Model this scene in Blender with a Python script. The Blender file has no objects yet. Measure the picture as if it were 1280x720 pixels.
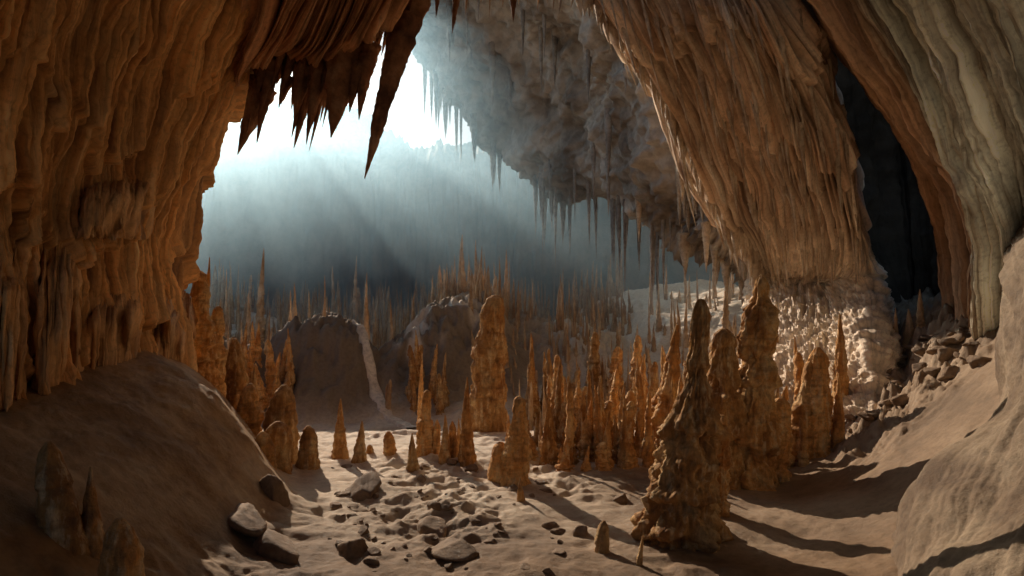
import bpy, math, random
import numpy as np
from mathutils import Vector

random.seed(7)
RNG = np.random.default_rng(11)
scene = bpy.context.scene
COL = scene.collection
R = math.radians

# ------------------------------------------------------------------ camera
F = 763.0                       # focal length in pixels of a 1280 wide picture
CAM = np.array([0.0, 0.0, 4.0])
PITCH = math.atan(35.0 / F)     # looking very slightly up
cam_d = bpy.data.cameras.new("camera")
cam_d.sensor_width = 36.0
cam_d.lens = F / 1280.0 * 36.0
cam_d.clip_start = 0.05
cam_d.clip_end = 2000.0
cam = bpy.data.objects.new("camera", cam_d)
cam.location = CAM
cam.rotation_euler = (math.pi / 2 + PITCH, 0, 0)
COL.objects.link(cam)
scene.camera = cam
CP, SP = math.cos(PITCH), math.sin(PITCH)


def ray(px, py):
    x, u = (px - 640.0) / F, (360.0 - py) / F
    return np.array([x, CP - u * SP, SP + u * CP])


def at(px, py, Y):
    d = ray(px, py)
    return CAM + d * (Y / d[1])


# ------------------------------------------------------------------ noise
def _h(ix, iy, iz, s):
    h = (ix.astype(np.int64) * 374761393 + iy.astype(np.int64) * 668265263 + iz.astype(np.int64) * 2147483647 + s * 974634777) & 0xFFFFFFFF
    h = ((h ^ (h >> 13)) * 1274126177) & 0xFFFFFFFF
    h = ((h ^ (h >> 15)) * 2246822519) & 0xFFFFFFFF
    return (h ^ (h >> 16)) & 0xFFFFFFFF


def perlin(x, y, z=None, s=0):
    x = np.asarray(x, float); y = np.asarray(y, float)
    z = np.zeros_like(x) if z is None else np.asarray(z, float)
    x, y, z = np.broadcast_arrays(x, y, z)
    x0, y0, z0 = np.floor(x), np.floor(y), np.floor(z)
    fx, fy, fz = x - x0, y - y0, z - z0
    q = lambda t: t * t * t * (t * (t * 6 - 15) + 10)
    wx, wy, wz = q(fx), q(fy), q(fz)
    out = 0.0
    for dx in (0, 1):
        for dy in (0, 1):
            for dz in (0, 1):
                h = _h(x0 + dx, y0 + dy, z0 + dz, s)
                gx = (h & 1023) / 511.5 - 1; gy = ((h >> 10) & 1023) / 511.5 - 1; gz = ((h >> 20) & 1023) / 511.5 - 1
                d = gx * (fx - dx) + gy * (fy - dy) + gz * (fz - dz)
                out = out + d * (wx if dx else 1 - wx) * (wy if dy else 1 - wy) * (wz if dz else 1 - wz)
    return out * 1.4


def fbm(x, y, z=None, o=4, s=0, g=0.5):
    r, a, f = 0.0, 1.0, 1.0
    for i in range(o):
        r = r + a * perlin(np.asarray(x) * f, np.asarray(y) * f, None if z is None else np.asarray(z) * f, s + i * 17)
        a *= g; f *= 2.03
    return r


def sstep(a, b, x):
    t = np.clip((x - a) / (b - a), 0, 1)
    return t * t * (3 - 2 * t)


# ------------------------------------------------------------------ mesh helpers
def grid_faces(n, m, wrap=False):
    i, j = np.meshgrid(np.arange(n - 1), np.arange(m if wrap else m - 1), indexing='ij')
    j2 = (j + 1) % m
    return np.stack([i * m + j, i * m + j2, (i + 1) * m + j2, (i + 1) * m + j], -1).reshape(-1, 4)


def make_mesh(name, V, Fq, mats, uv=None, smooth=True):
    me = bpy.data.meshes.new(name)
    V = np.ascontiguousarray(V, np.float32); Fq = np.ascontiguousarray(Fq, np.int32)
    k = Fq.shape[1]
    me.vertices.add(len(V)); me.vertices.foreach_set("co", V.ravel())
    me.loops.add(Fq.size); me.loops.foreach_set("vertex_index", Fq.ravel())
    me.polygons.add(len(Fq))
    me.polygons.foreach_set("loop_start", np.arange(0, Fq.size, k, dtype=np.int32))
    me.polygons.foreach_set("loop_total", np.full(len(Fq), k, np.int32))
    if uv is not None:
        l = me.uv_layers.new(name="UVMap")
        l.data.foreach_set("uv", np.ascontiguousarray(uv, np.float32)[Fq.ravel()].ravel())
    me.update(calc_edges=True); me.validate()
    if smooth:
        me.polygons.foreach_set("use_smooth", np.ones(len(me.polygons), bool))
    me.materials.append(mats)
    return me


def link(name, me, parent=None, label=None, cat=None, group=None, kind=None, loc=None):
    o = bpy.data.objects.new(name, me)
    COL.objects.link(o)
    if parent is not None: o.parent = parent
    if label: o["label"] = label
    if cat: o["category"] = cat
    if group: o["group"] = group
    if kind: o["kind"] = kind
    if loc is not None: o.location = loc
    return o


def cubic_resample(P, n, axis):
    """Catmull-Rom through the control points along one axis."""
    P = np.moveaxis(P, axis, 0)
    k = P.shape[0]
    ext = np.concatenate([[2 * P[0] - P[1]], P, [2 * P[-1] - P[-2]]])
    t = np.linspace(0, k - 1, n)
    i = np.minimum(t.astype(int), k - 2); f = (t - i).reshape(-1, *([1] * (P.ndim - 1)))
    a, b, c, d = ext[i], ext[i + 1], ext[i + 2], ext[i + 3]
    r = 0.5 * (2 * b + (c - a) * f + (2 * a - 5 * b + 4 * c - d) * f * f + (3 * b - a - 3 * c + d) * f ** 3)
    return np.moveaxis(r, 0, axis)


def surf(cols, nu, nv):
    """cols: flow lines, each a list of (px, py, Y). -> (nv, nu, 3)"""
    P = np.array([[at(*p) for p in c] for c in cols]).transpose(1, 0, 2)
    return cubic_resample(cubic_resample(P, nv, 0), nu, 1)


def normals(S):
    du = np.gradient(S, axis=1); dv = np.gradient(S, axis=0)
    n = np.cross(du, dv)
    n /= np.linalg.norm(n, axis=-1, keepdims=True) + 1e-9
    c = S.reshape(-1, 3).mean(0) - CAM
    # face the viewer's side on the whole
    if (n * (S - CAM)).sum(-1).mean() > 0: n = -n
    return n


def billow(u, v, s, o=3, g=0.5):
    r, a, f = 0.0, 1.0, 1.0
    for i in range(o):
        r = r + a * np.minimum(np.abs(perlin(u * f, v * (1 + 0.35 * i), None, s + 31 * i)) * 2.2, 1.0) ** 0.75
        a *= g; f *= 2.1
    return r


def flutes(u, v, s, f1, f2, vs):
    """-> (coarse, fine) ribs around 0, rounded crests and sharp grooves"""
    w = u + 0.006 * perlin(u * 6, v * 5, None, s + 1)
    a = np.minimum(np.abs(perlin(w * f1, v * vs, None, s)) * 2.6, 1.0) ** 0.6
    b = np.minimum(np.abs(perlin(w * f2, v * vs * 1.6, None, s + 2)) * 2.6, 1.0) ** 0.6
    c = np.minimum(np.abs(perlin(w * f2 * 2.1, v * vs * 2.2, None, s + 3)) * 2.6, 1.0) ** 0.6
    return a - 0.6, (b + 0.6 * c) / 1.6 - 0.6


def tiers(u, v, s, n, fray):
    ph = v * n + 0.9 * perlin(u * 4, v * 1.2, None, s) + 0.35 * perlin(u * 14, v * 1.5, None, s + 1) + fray * perlin(u * 60, v * 1.0, None, s + 2)
    fr = ph - np.floor(ph)
    t = fr ** 1.3 * (1 - sstep(0.93, 1.0, fr))
    return t - 0.4


def smooth_cols(a, n=2):
    for _ in range(n):
        a = (a + np.roll(a, 1, 1) + np.roll(a, -1, 1)) / 3
    return a


def patch(cols, nu, nv, disp, jag=None):
    S = surf(cols, nu, nv)
    v, u = np.meshgrid(np.linspace(0, 1, nv), np.linspace(0, 1, nu), indexing='ij')
    if jag is not None:
        e = np.clip(1 - jag(u[0]), 0.2, 1.2)[None, :] * v * (nv - 1)
        i = np.clip(e.astype(int), 0, nv - 2); f = (e - i)[..., None]
        cidx = np.arange(nu)[None, :].repeat(nv, 0)
        S = S[i, cidx] * (1 - f) + S[i + 1, cidx] * f
    N = normals(S)
    d = disp(u, v, S)
    crest = np.full(u.shape, 0.5)
    if isinstance(d, tuple): d, crest = d
    S = S + N * d[..., None]
    return S, np.stack([u, v], -1), crest


def patch_obj(name, cols, nu, nv, disp, mat, jag=None, **kw):
    S, uv, crest = patch(cols, nu, nv, disp, jag)
    me = make_mesh(name, S.reshape(-1, 3), grid_faces(nv, nu), mat, uv.reshape(-1, 2))
    at_ = me.attributes.new("crest", 'FLOAT', 'POINT')
    at_.data.foreach_set("value", np.ascontiguousarray(np.clip(crest, 0, 1), np.float32).ravel())
    if 'parent' not in kw: kw['kind'] = 'thing'
    return link(name, me, **kw), S


# ------------------------------------------------------------------ materials
def new_mat(name):
    m = bpy.data.materials.new(name); m.use_nodes = True
    nt = m.node_tree; nt.nodes.clear()
    out = nt.nodes.new("ShaderNodeOutputMaterial")
    b = nt.nodes.new("ShaderNodeBsdfPrincipled")
    nt.links.new(b.outputs[0], out.inputs[0])
    return m, nt, b


def N(nt, t, **kw):
    n = nt.nodes.new(t)
    for k, v in kw.items():
        if k.startswith("i_"):
            n.inputs[k[2:].replace("_", " ")].default_value = v
        else:
            setattr(n, k, v)
    return n


def ramp(nt, src, stops, interp='LINEAR'):
    r = nt.nodes.new("ShaderNodeValToRGB"); r.color_ramp.interpolation = interp
    e = r.color_ramp.elements
    while len(e) < len(stops): e.new(0.5)
    for el, (p, c) in zip(e, stops):
        el.position = p; el.color = (*c, 1)
    nt.links.new(src, r.inputs[0])
    return r.outputs[0]


def mixc(nt, fac, a, b, mode='MIX'):
    m = nt.nodes.new("ShaderNodeMix"); m.data_type = 'RGBA'; m.blend_type = mode
    for sock, val in ((m.inputs[0], fac), (m.inputs[6], a), (m.inputs[7], b)):
        if hasattr(val, "links") or isinstance(val, bpy.types.NodeSocket): nt.links.new(val, sock)
        elif isinstance(val, (int, float)): sock.default_value = val
        else: sock.default_value = (*val, 1)
    return m.outputs[2]


def noise_n(nt, vec, scale, detail=6, rough=0.6, mapping=None):
    if mapping is not None:
        mp = N(nt, "ShaderNodeMapping"); mp.inputs["Scale"].default_value = mapping
        nt.links.new(vec, mp.inputs[0]); vec = mp.outputs[0]
    n = N(nt, "ShaderNodeTexNoise"); n.inputs["Scale"].default_value = scale
    n.inputs["Detail"].default_value = detail; n.inputs["Roughness"].default_value = rough
    nt.links.new(vec, n.inputs["Vector"])
    return n.outputs["Fac"]


def bump(nt, b, srcs):
    prev = None
    for src, strength, dist in srcs:
        bp = N(nt, "ShaderNodeBump"); bp.inputs["Strength"].default_value = strength; bp.inputs["Distance"].default_value = dist
        nt.links.new(src, bp.inputs["Height"])
        if prev is not None: nt.links.new(prev, bp.inputs["Normal"])
        prev = bp.outputs[0]
    nt.links.new(prev, b.inputs["Normal"])


def flow_mat(name, stops, uscale, vscale, across=None, down=None, dirt=(0.05, 0.035, 0.02), bstr=0.6, rough=0.75):
    """streaked flowstone: colour runs along v of the UV map"""
    m, nt, b = new_mat(name)
    tc = N(nt, "ShaderNodeTexCoord"); uv, ob = tc.outputs["UV"], tc.outputs["Object"]
    s1 = noise_n(nt, uv, 1.0, 5, 0.62, (uscale, vscale, 1))
    s2 = noise_n(nt, uv, 1.0, 4, 0.6, (uscale * 4.3, vscale * 1.6, 1))
    big = noise_n(nt, ob, 0.45, 4, 0.6)
    fine = noise_n(nt, ob, 9.0, 6, 0.7)
    c = ramp(nt, s1, stops)
    if across is not None:
        sp = N(nt, "ShaderNodeSeparateXYZ"); nt.links.new(uv, sp.inputs[0])
        wob = N(nt, "ShaderNodeMath", operation='MULTIPLY_ADD'); nt.links.new(s1, wob.inputs[0]); wob.inputs[1].default_value = 0.25
        nt.links.new(sp.outputs[0], wob.inputs[2])
        c = mixc(nt, 0.8, c, ramp(nt, wob.outputs[0], across))
        c = mixc(nt, 1.0, c, ramp(nt, s1, [(0.32, (0.35, 0.33, 0.3)), (0.47, (0.9, 0.9, 0.9)), (0.62, (1.4, 1.4, 1.4))]), 'MULTIPLY')
    if down is not None:
        sp = N(nt, "ShaderNodeSeparateXYZ"); nt.links.new(uv, sp.inputs[0])
        wob = N(nt, "ShaderNodeMath", operation='MULTIPLY_ADD'); nt.links.new(big, wob.inputs[0]); wob.inputs[1].default_value = 0.3
        nt.links.new(sp.outputs[1], wob.inputs[2])
        c = mixc(nt, ramp(nt, wob.outputs[0], [(0.66, (0, 0, 0)), (0.82, (0.85, 0.85, 0.85))]), c, down)  # lower end paled: sunlight on the foot is put into the colour
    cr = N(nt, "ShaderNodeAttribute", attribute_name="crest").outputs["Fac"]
    c = mixc(nt, 1.0, c, ramp(nt, cr, [(0.1, (0.3, 0.24, 0.19)), (0.4, (0.95, 0.92, 0.88)), (0.8, (1.55, 1.52, 1.48))]), 'MULTIPLY')  # grooves darker, crests lighter: rib shading painted into the colour
    c = mixc(nt, ramp(nt, s2, [(0.36, (0.55, 0.55, 0.55)), (0.5, (0, 0, 0))]), c, mixc(nt, 0.6, c, dirt))
    c = mixc(nt, ramp(nt, big, [(0.36, (0.45, 0.45, 0.45)), (0.55, (0, 0, 0))]), c, mixc(nt, 0.55, c, dirt))
    c = mixc(nt, ramp(nt, fine, [(0.35, (0.3, 0.3, 0.3)), (0.52, (0, 0, 0))]), c, dirt)
    nt.links.new(c, b.inputs["Base Color"])
    b.inputs["Roughness"].default_value = rough
    bump(nt, b, [(s2, bstr, 0.06), (fine, 0.5, 0.03)])
    return m


def rock_mat(name, stops, scale=0.6, bscale=5.0, bdist=0.08, rough=0.85, rnd=0.0, fine_dark=0.5, shade_tint=None, drip=False):
    m, nt, b = new_mat(name)
    tc = N(nt, "ShaderNodeTexCoord"); ob = tc.outputs["Object"]
    geo = N(nt, "ShaderNodeNewGeometry"); pos = geo.outputs["Position"]
    n1 = noise_n(nt, pos, scale, 6, 0.62)
    n2 = noise_n(nt, pos, bscale, 8, 0.7)
    n3 = noise_n(nt, pos, bscale * 4.1, 4, 0.7)
    c = ramp(nt, n1, stops)
    if shade_tint:
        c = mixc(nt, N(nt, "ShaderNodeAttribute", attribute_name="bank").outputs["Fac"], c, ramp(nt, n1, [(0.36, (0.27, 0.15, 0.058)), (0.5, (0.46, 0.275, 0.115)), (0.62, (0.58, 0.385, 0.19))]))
        c = mixc(nt, N(nt, "ShaderNodeAttribute", attribute_name="shade_tint").outputs["Fac"], c, ramp(nt, n1, shade_tint))
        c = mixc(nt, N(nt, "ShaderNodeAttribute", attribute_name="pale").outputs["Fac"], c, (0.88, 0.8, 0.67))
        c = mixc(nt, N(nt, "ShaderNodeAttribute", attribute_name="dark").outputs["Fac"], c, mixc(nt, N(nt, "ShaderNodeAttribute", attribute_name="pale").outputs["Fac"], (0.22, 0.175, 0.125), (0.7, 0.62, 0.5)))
    if rnd:
        oi = N(nt, "ShaderNodeObjectInfo")
        c = mixc(nt, 1.0, c, ramp(nt, oi.outputs["Random"], [(0, (1 - rnd,) * 3), (1, (1 + rnd * 0.4, 1 + rnd * 0.3, 1 + rnd * 0.2))]), 'MULTIPLY')
    if drip:
        ds = noise_n(nt, pos, 1.0, 5, 0.65, (7, 7, 0.9))
        c = mixc(nt, ramp(nt, ds, [(0.36, (0.6, 0.6, 0.6)), (0.48, (0, 0, 0))]), c, mixc(nt, 0.7, c, (0.12, 0.06, 0.025)))
        c = mixc(nt, ramp(nt, ds, [(0.52, (0, 0, 0)), (0.66, (0.8, 0.8, 0.8))]), c, (0.86, 0.66, 0.38))
        bn = noise_n(nt, pos, 1.0, 4, 0.6, (0.8, 0.8, 5.0))
        c = mixc(nt, ramp(nt, bn, [(0.36, (0.4, 0.4, 0.4)), (0.48, (0, 0, 0))]), c, (0.18, 0.10, 0.05))
    c = mixc(nt, ramp(nt, n2, [(0.36, (fine_dark,) * 3), (0.55, (0, 0, 0))]), c, mixc(nt, 0.7, c, (0.03, 0.02, 0.012)))
    nt.links.new(c, b.inputs["Base Color"])
    b.inputs["Roughness"].default_value = rough
    bump(nt, b, [(n2, 0.7, bdist), (n3, 0.5, bdist * 0.3)])
    return m


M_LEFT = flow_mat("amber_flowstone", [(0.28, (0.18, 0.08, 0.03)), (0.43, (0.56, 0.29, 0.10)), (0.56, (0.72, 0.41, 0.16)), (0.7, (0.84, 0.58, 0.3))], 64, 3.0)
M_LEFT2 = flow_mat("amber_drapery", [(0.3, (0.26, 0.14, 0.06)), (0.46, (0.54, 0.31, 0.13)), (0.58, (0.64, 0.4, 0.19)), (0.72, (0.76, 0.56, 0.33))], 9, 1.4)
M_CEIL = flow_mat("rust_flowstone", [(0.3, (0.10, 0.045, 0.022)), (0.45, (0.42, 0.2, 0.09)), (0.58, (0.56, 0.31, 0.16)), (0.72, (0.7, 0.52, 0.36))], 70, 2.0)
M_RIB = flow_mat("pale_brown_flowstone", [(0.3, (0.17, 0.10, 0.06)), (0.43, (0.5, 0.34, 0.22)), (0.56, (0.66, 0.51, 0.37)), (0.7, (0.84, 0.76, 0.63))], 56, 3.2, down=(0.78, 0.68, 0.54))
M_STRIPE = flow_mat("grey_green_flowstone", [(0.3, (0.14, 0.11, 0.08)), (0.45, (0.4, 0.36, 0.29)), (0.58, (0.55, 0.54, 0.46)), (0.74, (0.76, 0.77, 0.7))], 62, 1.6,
                    across=[(0.2, (0.42, 0.22, 0.10)), (0.40, (0.5, 0.3, 0.16)), (0.48, (0.72, 0.75, 0.65)), (0.8, (0.84, 0.87, 0.78)), (1.0, (0.6, 0.6, 0.52))])
M_GREY = rock_mat("grey_limestone", [(0.36, (0.22, 0.19, 0.16)), (0.48, (0.48, 0.43, 0.37)), (0.6, (0.72, 0.67, 0.6))], 0.16, 1.2, 0.3)
M_DARKROCK = rock_mat("dark_limestone", [(0.35, (0.10, 0.08, 0.06)), (0.6, (0.22, 0.18, 0.14))], 0.3, 1.5, 0.2)
M_BLACK = rock_mat("recess_shade_limestone", [(0.35, (0.035, 0.025, 0.017)), (0.6, (0.10, 0.075, 0.052))], 0.3, 1.5, 0.2)  # near-black colour carries the shade of the recess
M_SAND = rock_mat("cave_sand", [(0.34, (0.52, 0.41, 0.29)), (0.5, (0.66, 0.54, 0.4)), (0.64, (0.78, 0.67, 0.52))], 0.5, 6.0, 0.05, fine_dark=0.35, shade_tint=[(0.34, (0.115, 0.062, 0.027)), (0.5, (0.205, 0.12, 0.056)), (0.64, (0.29, 0.185, 0.098))])
M_APRON = rock_mat("tan_flowstone", [(0.34, (0.13, 0.08, 0.043)), (0.5, (0.225, 0.155, 0.092)), (0.64, (0.33, 0.245, 0.155))], 0.7, 6.0, 0.06)
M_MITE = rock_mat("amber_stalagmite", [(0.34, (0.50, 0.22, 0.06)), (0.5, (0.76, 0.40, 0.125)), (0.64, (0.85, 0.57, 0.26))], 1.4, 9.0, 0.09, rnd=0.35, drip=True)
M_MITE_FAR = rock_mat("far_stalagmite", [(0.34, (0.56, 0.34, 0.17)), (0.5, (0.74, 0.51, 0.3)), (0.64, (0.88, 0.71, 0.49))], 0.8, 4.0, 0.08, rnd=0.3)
M_TITE = rock_mat("rust_stalactite", [(0.34, (0.12, 0.05, 0.025)), (0.5, (0.3, 0.14, 0.065)), (0.64, (0.45, 0.26, 0.14))], 1.2, 7.0, 0.05, rnd=0.2)
M_TITE_PALE = rock_mat("pale_stalactite", [(0.34, (0.42, 0.3, 0.2)), (0.5, (0.6, 0.47, 0.33)), (0.64, (0.78, 0.67, 0.52))], 1.2, 7.0, 0.05, rnd=0.2)
M_TITE_GREY = rock_mat("grey_stalactite", [(0.34, (0.22, 0.2, 0.18)), (0.6, (0.45, 0.43, 0.4))], 0.8, 4.0, 0.05, rnd=0.2)
M_STONE = rock_mat("brown_stone", [(0.34, (0.15, 0.095, 0.055)), (0.5, (0.28, 0.19, 0.115)), (0.64, (0.38, 0.28, 0.19))], 1.5, 7.0, 0.05, rnd=0.25)
M_TRAIL = rock_mat("trail_dust", [(0.34, (0.7, 0.6, 0.47)), (0.6, (0.84, 0.76, 0.63))], 1.0, 5.0, 0.03)


# ------------------------------------------------------------------ ground
def L(y, *pts):
    return np.interp(y, [p[0] for p in pts], [p[1] for p in pts])


HILLS = [  # x, y, height, radius, power
    (-9.6, 31.5, 3.9, 2.7, 2.6), (-14.5, 30.5, 2.1, 3.6, 2.4), (-5.0, 33.0, 2.6, 2.4, 2.2), (-2.9, 36.0, 3.7, 3.2, 2.6),
    (-2.6, 41.5, 4.3, 3.6, 2.4), (3.0, 39.0, 2.4, 3.6, 2.6), (-19, 36, 1.6, 6, 2.2), (-24, 48, 3.5, 8, 2.0), (-9, 55, 1.2, 8, 2.0), (9, 55, 2.5, 9, 2)]


def terrain(x, y, detail=True):
    x = np.asarray(x, float); y = np.asarray(y, float)
    z = L(y, (-30, 0), (18, 0), (21, 0.05), (26, -0.9), (30, -0.6), (40, 0.8), (60, 1.7), (80, 2.4), (120, 3))
    # left bank of flowstone and sand
    e = L(y, (0, 3.6), (9, 4.4), (13.5, 5.0), (16, 6.2), (20, 8.5), (26, 11.0), (34, 16), (60, 40))
    sc = L(y, (0, 3.2), (9, 2.8), (13.5, 1.8), (20, 2.2), (30, 4))
    d = -x - e; d = np.log1p(np.exp(np.clip(d * 4, -30, 30))) / 4
    z = z + 3.9 * (1 - np.exp(-d / sc))
    # right sand bowl
    x0 = L(y, (0, 3.2), (9, 4.0), (14, 5.6), (24, 9.0), (34, 13), (50, 22), (90, 40))
    d = np.maximum(0, x - x0)
    z = z + 5.5 * np.tanh(0.135 * d * d / 5.5)
    # bright far slope on the right
    z = z + 0.33 * np.maximum(0, x - 3.6) * sstep(32, 42, y) * (1 - sstep(16, 26, x) * 0.5)
    for hx, hy, h, s, p in HILLS:
        r = np.hypot(x - hx, y - hy)
        w = 1 + 0.22 * perlin(x * 0.35 + hx, y * 0.35, None, 5)
        z = z + h * np.exp(-(r / (s * w)) ** p)
    if detail:
        z = z + 0.10 * fbm(x * 0.35, y * 0.35, None, 3, 3)
        m = sstep(-6.5, -3.5, x) * (1 - sstep(1.5, 4.0, x + (y - 10) * 0.1)) * (1 - sstep(20, 24, y))
        lump = fbm(x * 1.15, y * 1.5, None, 4, 21, 0.55)
        pits = np.minimum(0, perlin(x * 1.9, y * 2.2, None, 41) + 0.08)
        m2 = 0.25 + 0.9 * sstep(-0.25, 0.35, perlin(x * 0.33, y * 0.33, None, 47))
        z = z + m * m2 * (0.15 * lump + 0.36 * pits)
        # rough rubble on the right slope
        mr = sstep(7.0, 9.0, x + (y - 15) * -0.25) * sstep(12.5, 16, y) * (1 - sstep(34, 40, y))
        rr = 0.5 - np.abs(perlin(x * 0.8 + 3, y * 0.8, None, 61)) * 1.6
        z = z + mr * (0.45 * rr + 0.42 * fbm(x * 2.0, y * 2.0, None, 4, 71, 0.65))
        far = sstep(24, 32, y)
        crag = np.zeros_like(x)
        for hx, hy, h, s, p in HILLS[:6]: crag = np.maximum(crag, np.exp(-(np.hypot(x - hx, y - hy) / (s * 1.15)) ** 4))
        z = z + crag * 1.15 * (0.35 - np.abs(fbm(x * 0.62 + 7, y * 0.62, None, 4, 85, 0.62)))
        z = z + far * (0.28 * fbm(x * 0.7, y * 0.7, None, 4, 81, 0.6))
        z = z + (1 - m) * (0.035 * fbm(x * 1.6, y * 1.6, None, 3, 91) + 0.075 * sstep(0, 1.5, -x - 4.5) * fbm(x * 1.1, y * 1.1, None, 5, 95, 0.6))
    return z


def hit(px, py, y0=5.0, y1=110.0):
    """first point of the ground seen along a line of sight"""
    d = ray(px, py); t = np.geomspace(y0, y1, 1600)
    p = CAM + d * (t / d[1])[:, None]
    below = p[:, 2] < terrain(p[:, 0], p[:, 1])
    if not below.any(): return None
    return p[int(np.argmax(below))]


az = np.concatenate([np.linspace(-180, -52, 34)[:-1], np.linspace(-52, -44, 30)[:-1], np.linspace(-44, 44, 620), np.linspace(44, 52, 30)[1:], np.linspace(52, 180, 34)[1:]])
rad = np.concatenate([[0.0, 1.0, 2.0, 3.0, 4.0, 5.0], np.geomspace(5.5, 60, 620), np.geomspace(61, 400, 60)])
A_, R_ = np.meshgrid(np.radians(az), rad)
gx, gy = R_ * np.sin(A_), R_ * np.cos(A_)
gz = terrain(gx, gy)
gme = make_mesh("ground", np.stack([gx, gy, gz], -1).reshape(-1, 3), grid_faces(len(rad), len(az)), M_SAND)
el_ = L(gy, (0, 3.0), (9, 3.9), (13.5, 4.6), (16, 5.8), (20, 8), (26, 10.5), (34, 15), (60, 40))
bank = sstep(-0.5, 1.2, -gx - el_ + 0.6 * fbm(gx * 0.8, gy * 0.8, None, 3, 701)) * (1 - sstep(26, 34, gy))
shade_tint = 0.0 * bank
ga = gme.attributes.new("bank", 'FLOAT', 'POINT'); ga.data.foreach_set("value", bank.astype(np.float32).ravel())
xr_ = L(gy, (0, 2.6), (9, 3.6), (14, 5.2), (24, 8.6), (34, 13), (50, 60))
shade_tint = np.maximum(shade_tint, 0.62 * sstep(-0.6, 1.6, gx - xr_ + 0.7 * fbm(gx * 0.5, gy * 0.5, None, 3, 705)) * (1 - sstep(34, 40, gy)))  # right sand browned, its shadow put into the colour
shade_tint = np.maximum(shade_tint, (0.95 - 0.6 * bank) * (1 - sstep(9.5, 15.5, gy + 0.8 * fbm(gx * 0.5, gy * 0.5, None, 3, 709))))  # foreground browned: the dimmer light here is painted in
pale = sstep(30, 36, gy) * sstep(1.0, 5.0, gx + 0.8 * fbm(gx * 0.4, gy * 0.4, None, 3, 713))  # far right slope whitened, sunlight put into the colour
pale = np.maximum(pale, 0.7 * sstep(15, 19, gy) * (1 - sstep(21, 23, gy)) * (1 - sstep(3, 5, gx)) * sstep(-7.5, -6, gx))  # floor rim paled too, painted sunlight
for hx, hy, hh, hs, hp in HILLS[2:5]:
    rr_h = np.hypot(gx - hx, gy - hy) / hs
    pale = np.maximum(pale, 0.85 * (1 - sstep(0.35, 0.75, rr_h)) * sstep(-0.05, 0.2, perlin(gx * 1.1, gy * 1.1, None, 721)))  # broken pale patches paint sunlit rims on the hill crests
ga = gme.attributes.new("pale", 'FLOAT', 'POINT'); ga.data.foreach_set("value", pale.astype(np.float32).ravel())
shade_tint = np.maximum(shade_tint, 0.8 * sstep(0.5, 3.0, gx + 0.5 * fbm(gx * 0.6, gy * 0.6, None, 3, 717)) * (1 - sstep(15.5, 18, gy)))  # painted shadow of the towers on the floor before them
dark = 0 * shade_tint
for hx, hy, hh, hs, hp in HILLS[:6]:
    dark = np.maximum(dark, (1 - sstep(1.0, 2.0, np.hypot(gx - hx, gy - hy) / hs)))  # hills darkened: their backlit shade is put into the colour
ga = gme.attributes.new("shade_tint", 'FLOAT', 'POINT'); ga.data.foreach_set("value", shade_tint.astype(np.float32).ravel())
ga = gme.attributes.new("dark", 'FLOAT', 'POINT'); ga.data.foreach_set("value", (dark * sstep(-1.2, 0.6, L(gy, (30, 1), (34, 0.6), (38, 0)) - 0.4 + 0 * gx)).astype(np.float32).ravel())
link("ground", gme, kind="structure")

# light dusty trail coming down between the hills
tp = np.array([(-8.7, 33.6, 0), (-8.2, 32.5, 0), (-7.6, 31.4, 0), (-6.9, 30.3, 0), (-6.2, 29.2, 0), (-5.5, 28.2, 0), (-4.8, 27.3, 0), (-4.3, 26.5, 0)], float)
tp = cubic_resample(tp, 60, 0)
tang = np.gradient(tp, axis=0); side = np.stack([tang[:, 1], -tang[:, 0], 0 * tang[:, 0]], -1)
side /= np.linalg.norm(side, axis=1, keepdims=True) + 1e-9
wv = (0.30 + 0.06 * np.sin(np.arange(60) * 0.9))[:, None]
cz_ = np.max([terrain((tp + side * wv * k)[:, 0], (tp + side * wv * k)[:, 1]) for k in (-1, -0.5, 0, 0.5, 1)], axis=0)
for _ in range(6):
    e_ = np.pad(cz_, 1, mode='edge'); cz_ = np.maximum(cz_, (e_[:-2] + 2 * cz_ + e_[2:]) / 4)
rows = []
for k in np.linspace(-1, 1, 9):
    q = tp + side * wv * k
    q[:, 2] = np.minimum(cz_ + 0.06, terrain(q[:, 0], q[:, 1]) + 0.35) if abs(k) < 0.9 else terrain(q[:, 0], q[:, 1]) - 0.15
    rows.append(q)
pme = make_mesh("path", np.array(rows).transpose(1, 0, 2).reshape(-1, 3), grid_faces(60, 9), M_TRAIL)
link("path", pme, kind="structure")


# ------------------------------------------------------------------ walls of the cave
def disp_left(u, v, S):
    x, y, z = S[..., 0], S[..., 1], S[..., 2]
    big = 0.45 * fbm(x * 0.28, y * 0.28, z * 0.22, 3, 5)
    col = billow(u * 9, v * 0.8, 7, 2, 0.5) - 0.8
    a, b = flutes(u, v, 9, 44, 92, 1.6)
    amt = 0.15 + 0.85 * sstep(0.2, 0.5, v) * sstep(-0.15, 0.25, perlin(u * 3.2, v * 2.2, None, 19) + 0.1)
    t = tiers(u, v, 15, 5.0, 0.26)
    rgh = 0.05 * fbm(x * 2.6, y * 2.6, z * 2.6, 3, 23, 0.6)
    return big + 0.4 * col + 0.2 * a + 0.19 * b + 0.42 * t * amt + rgh, 0.52 + 0.5 * a + 0.7 * b + 0.25 * t * amt


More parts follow.
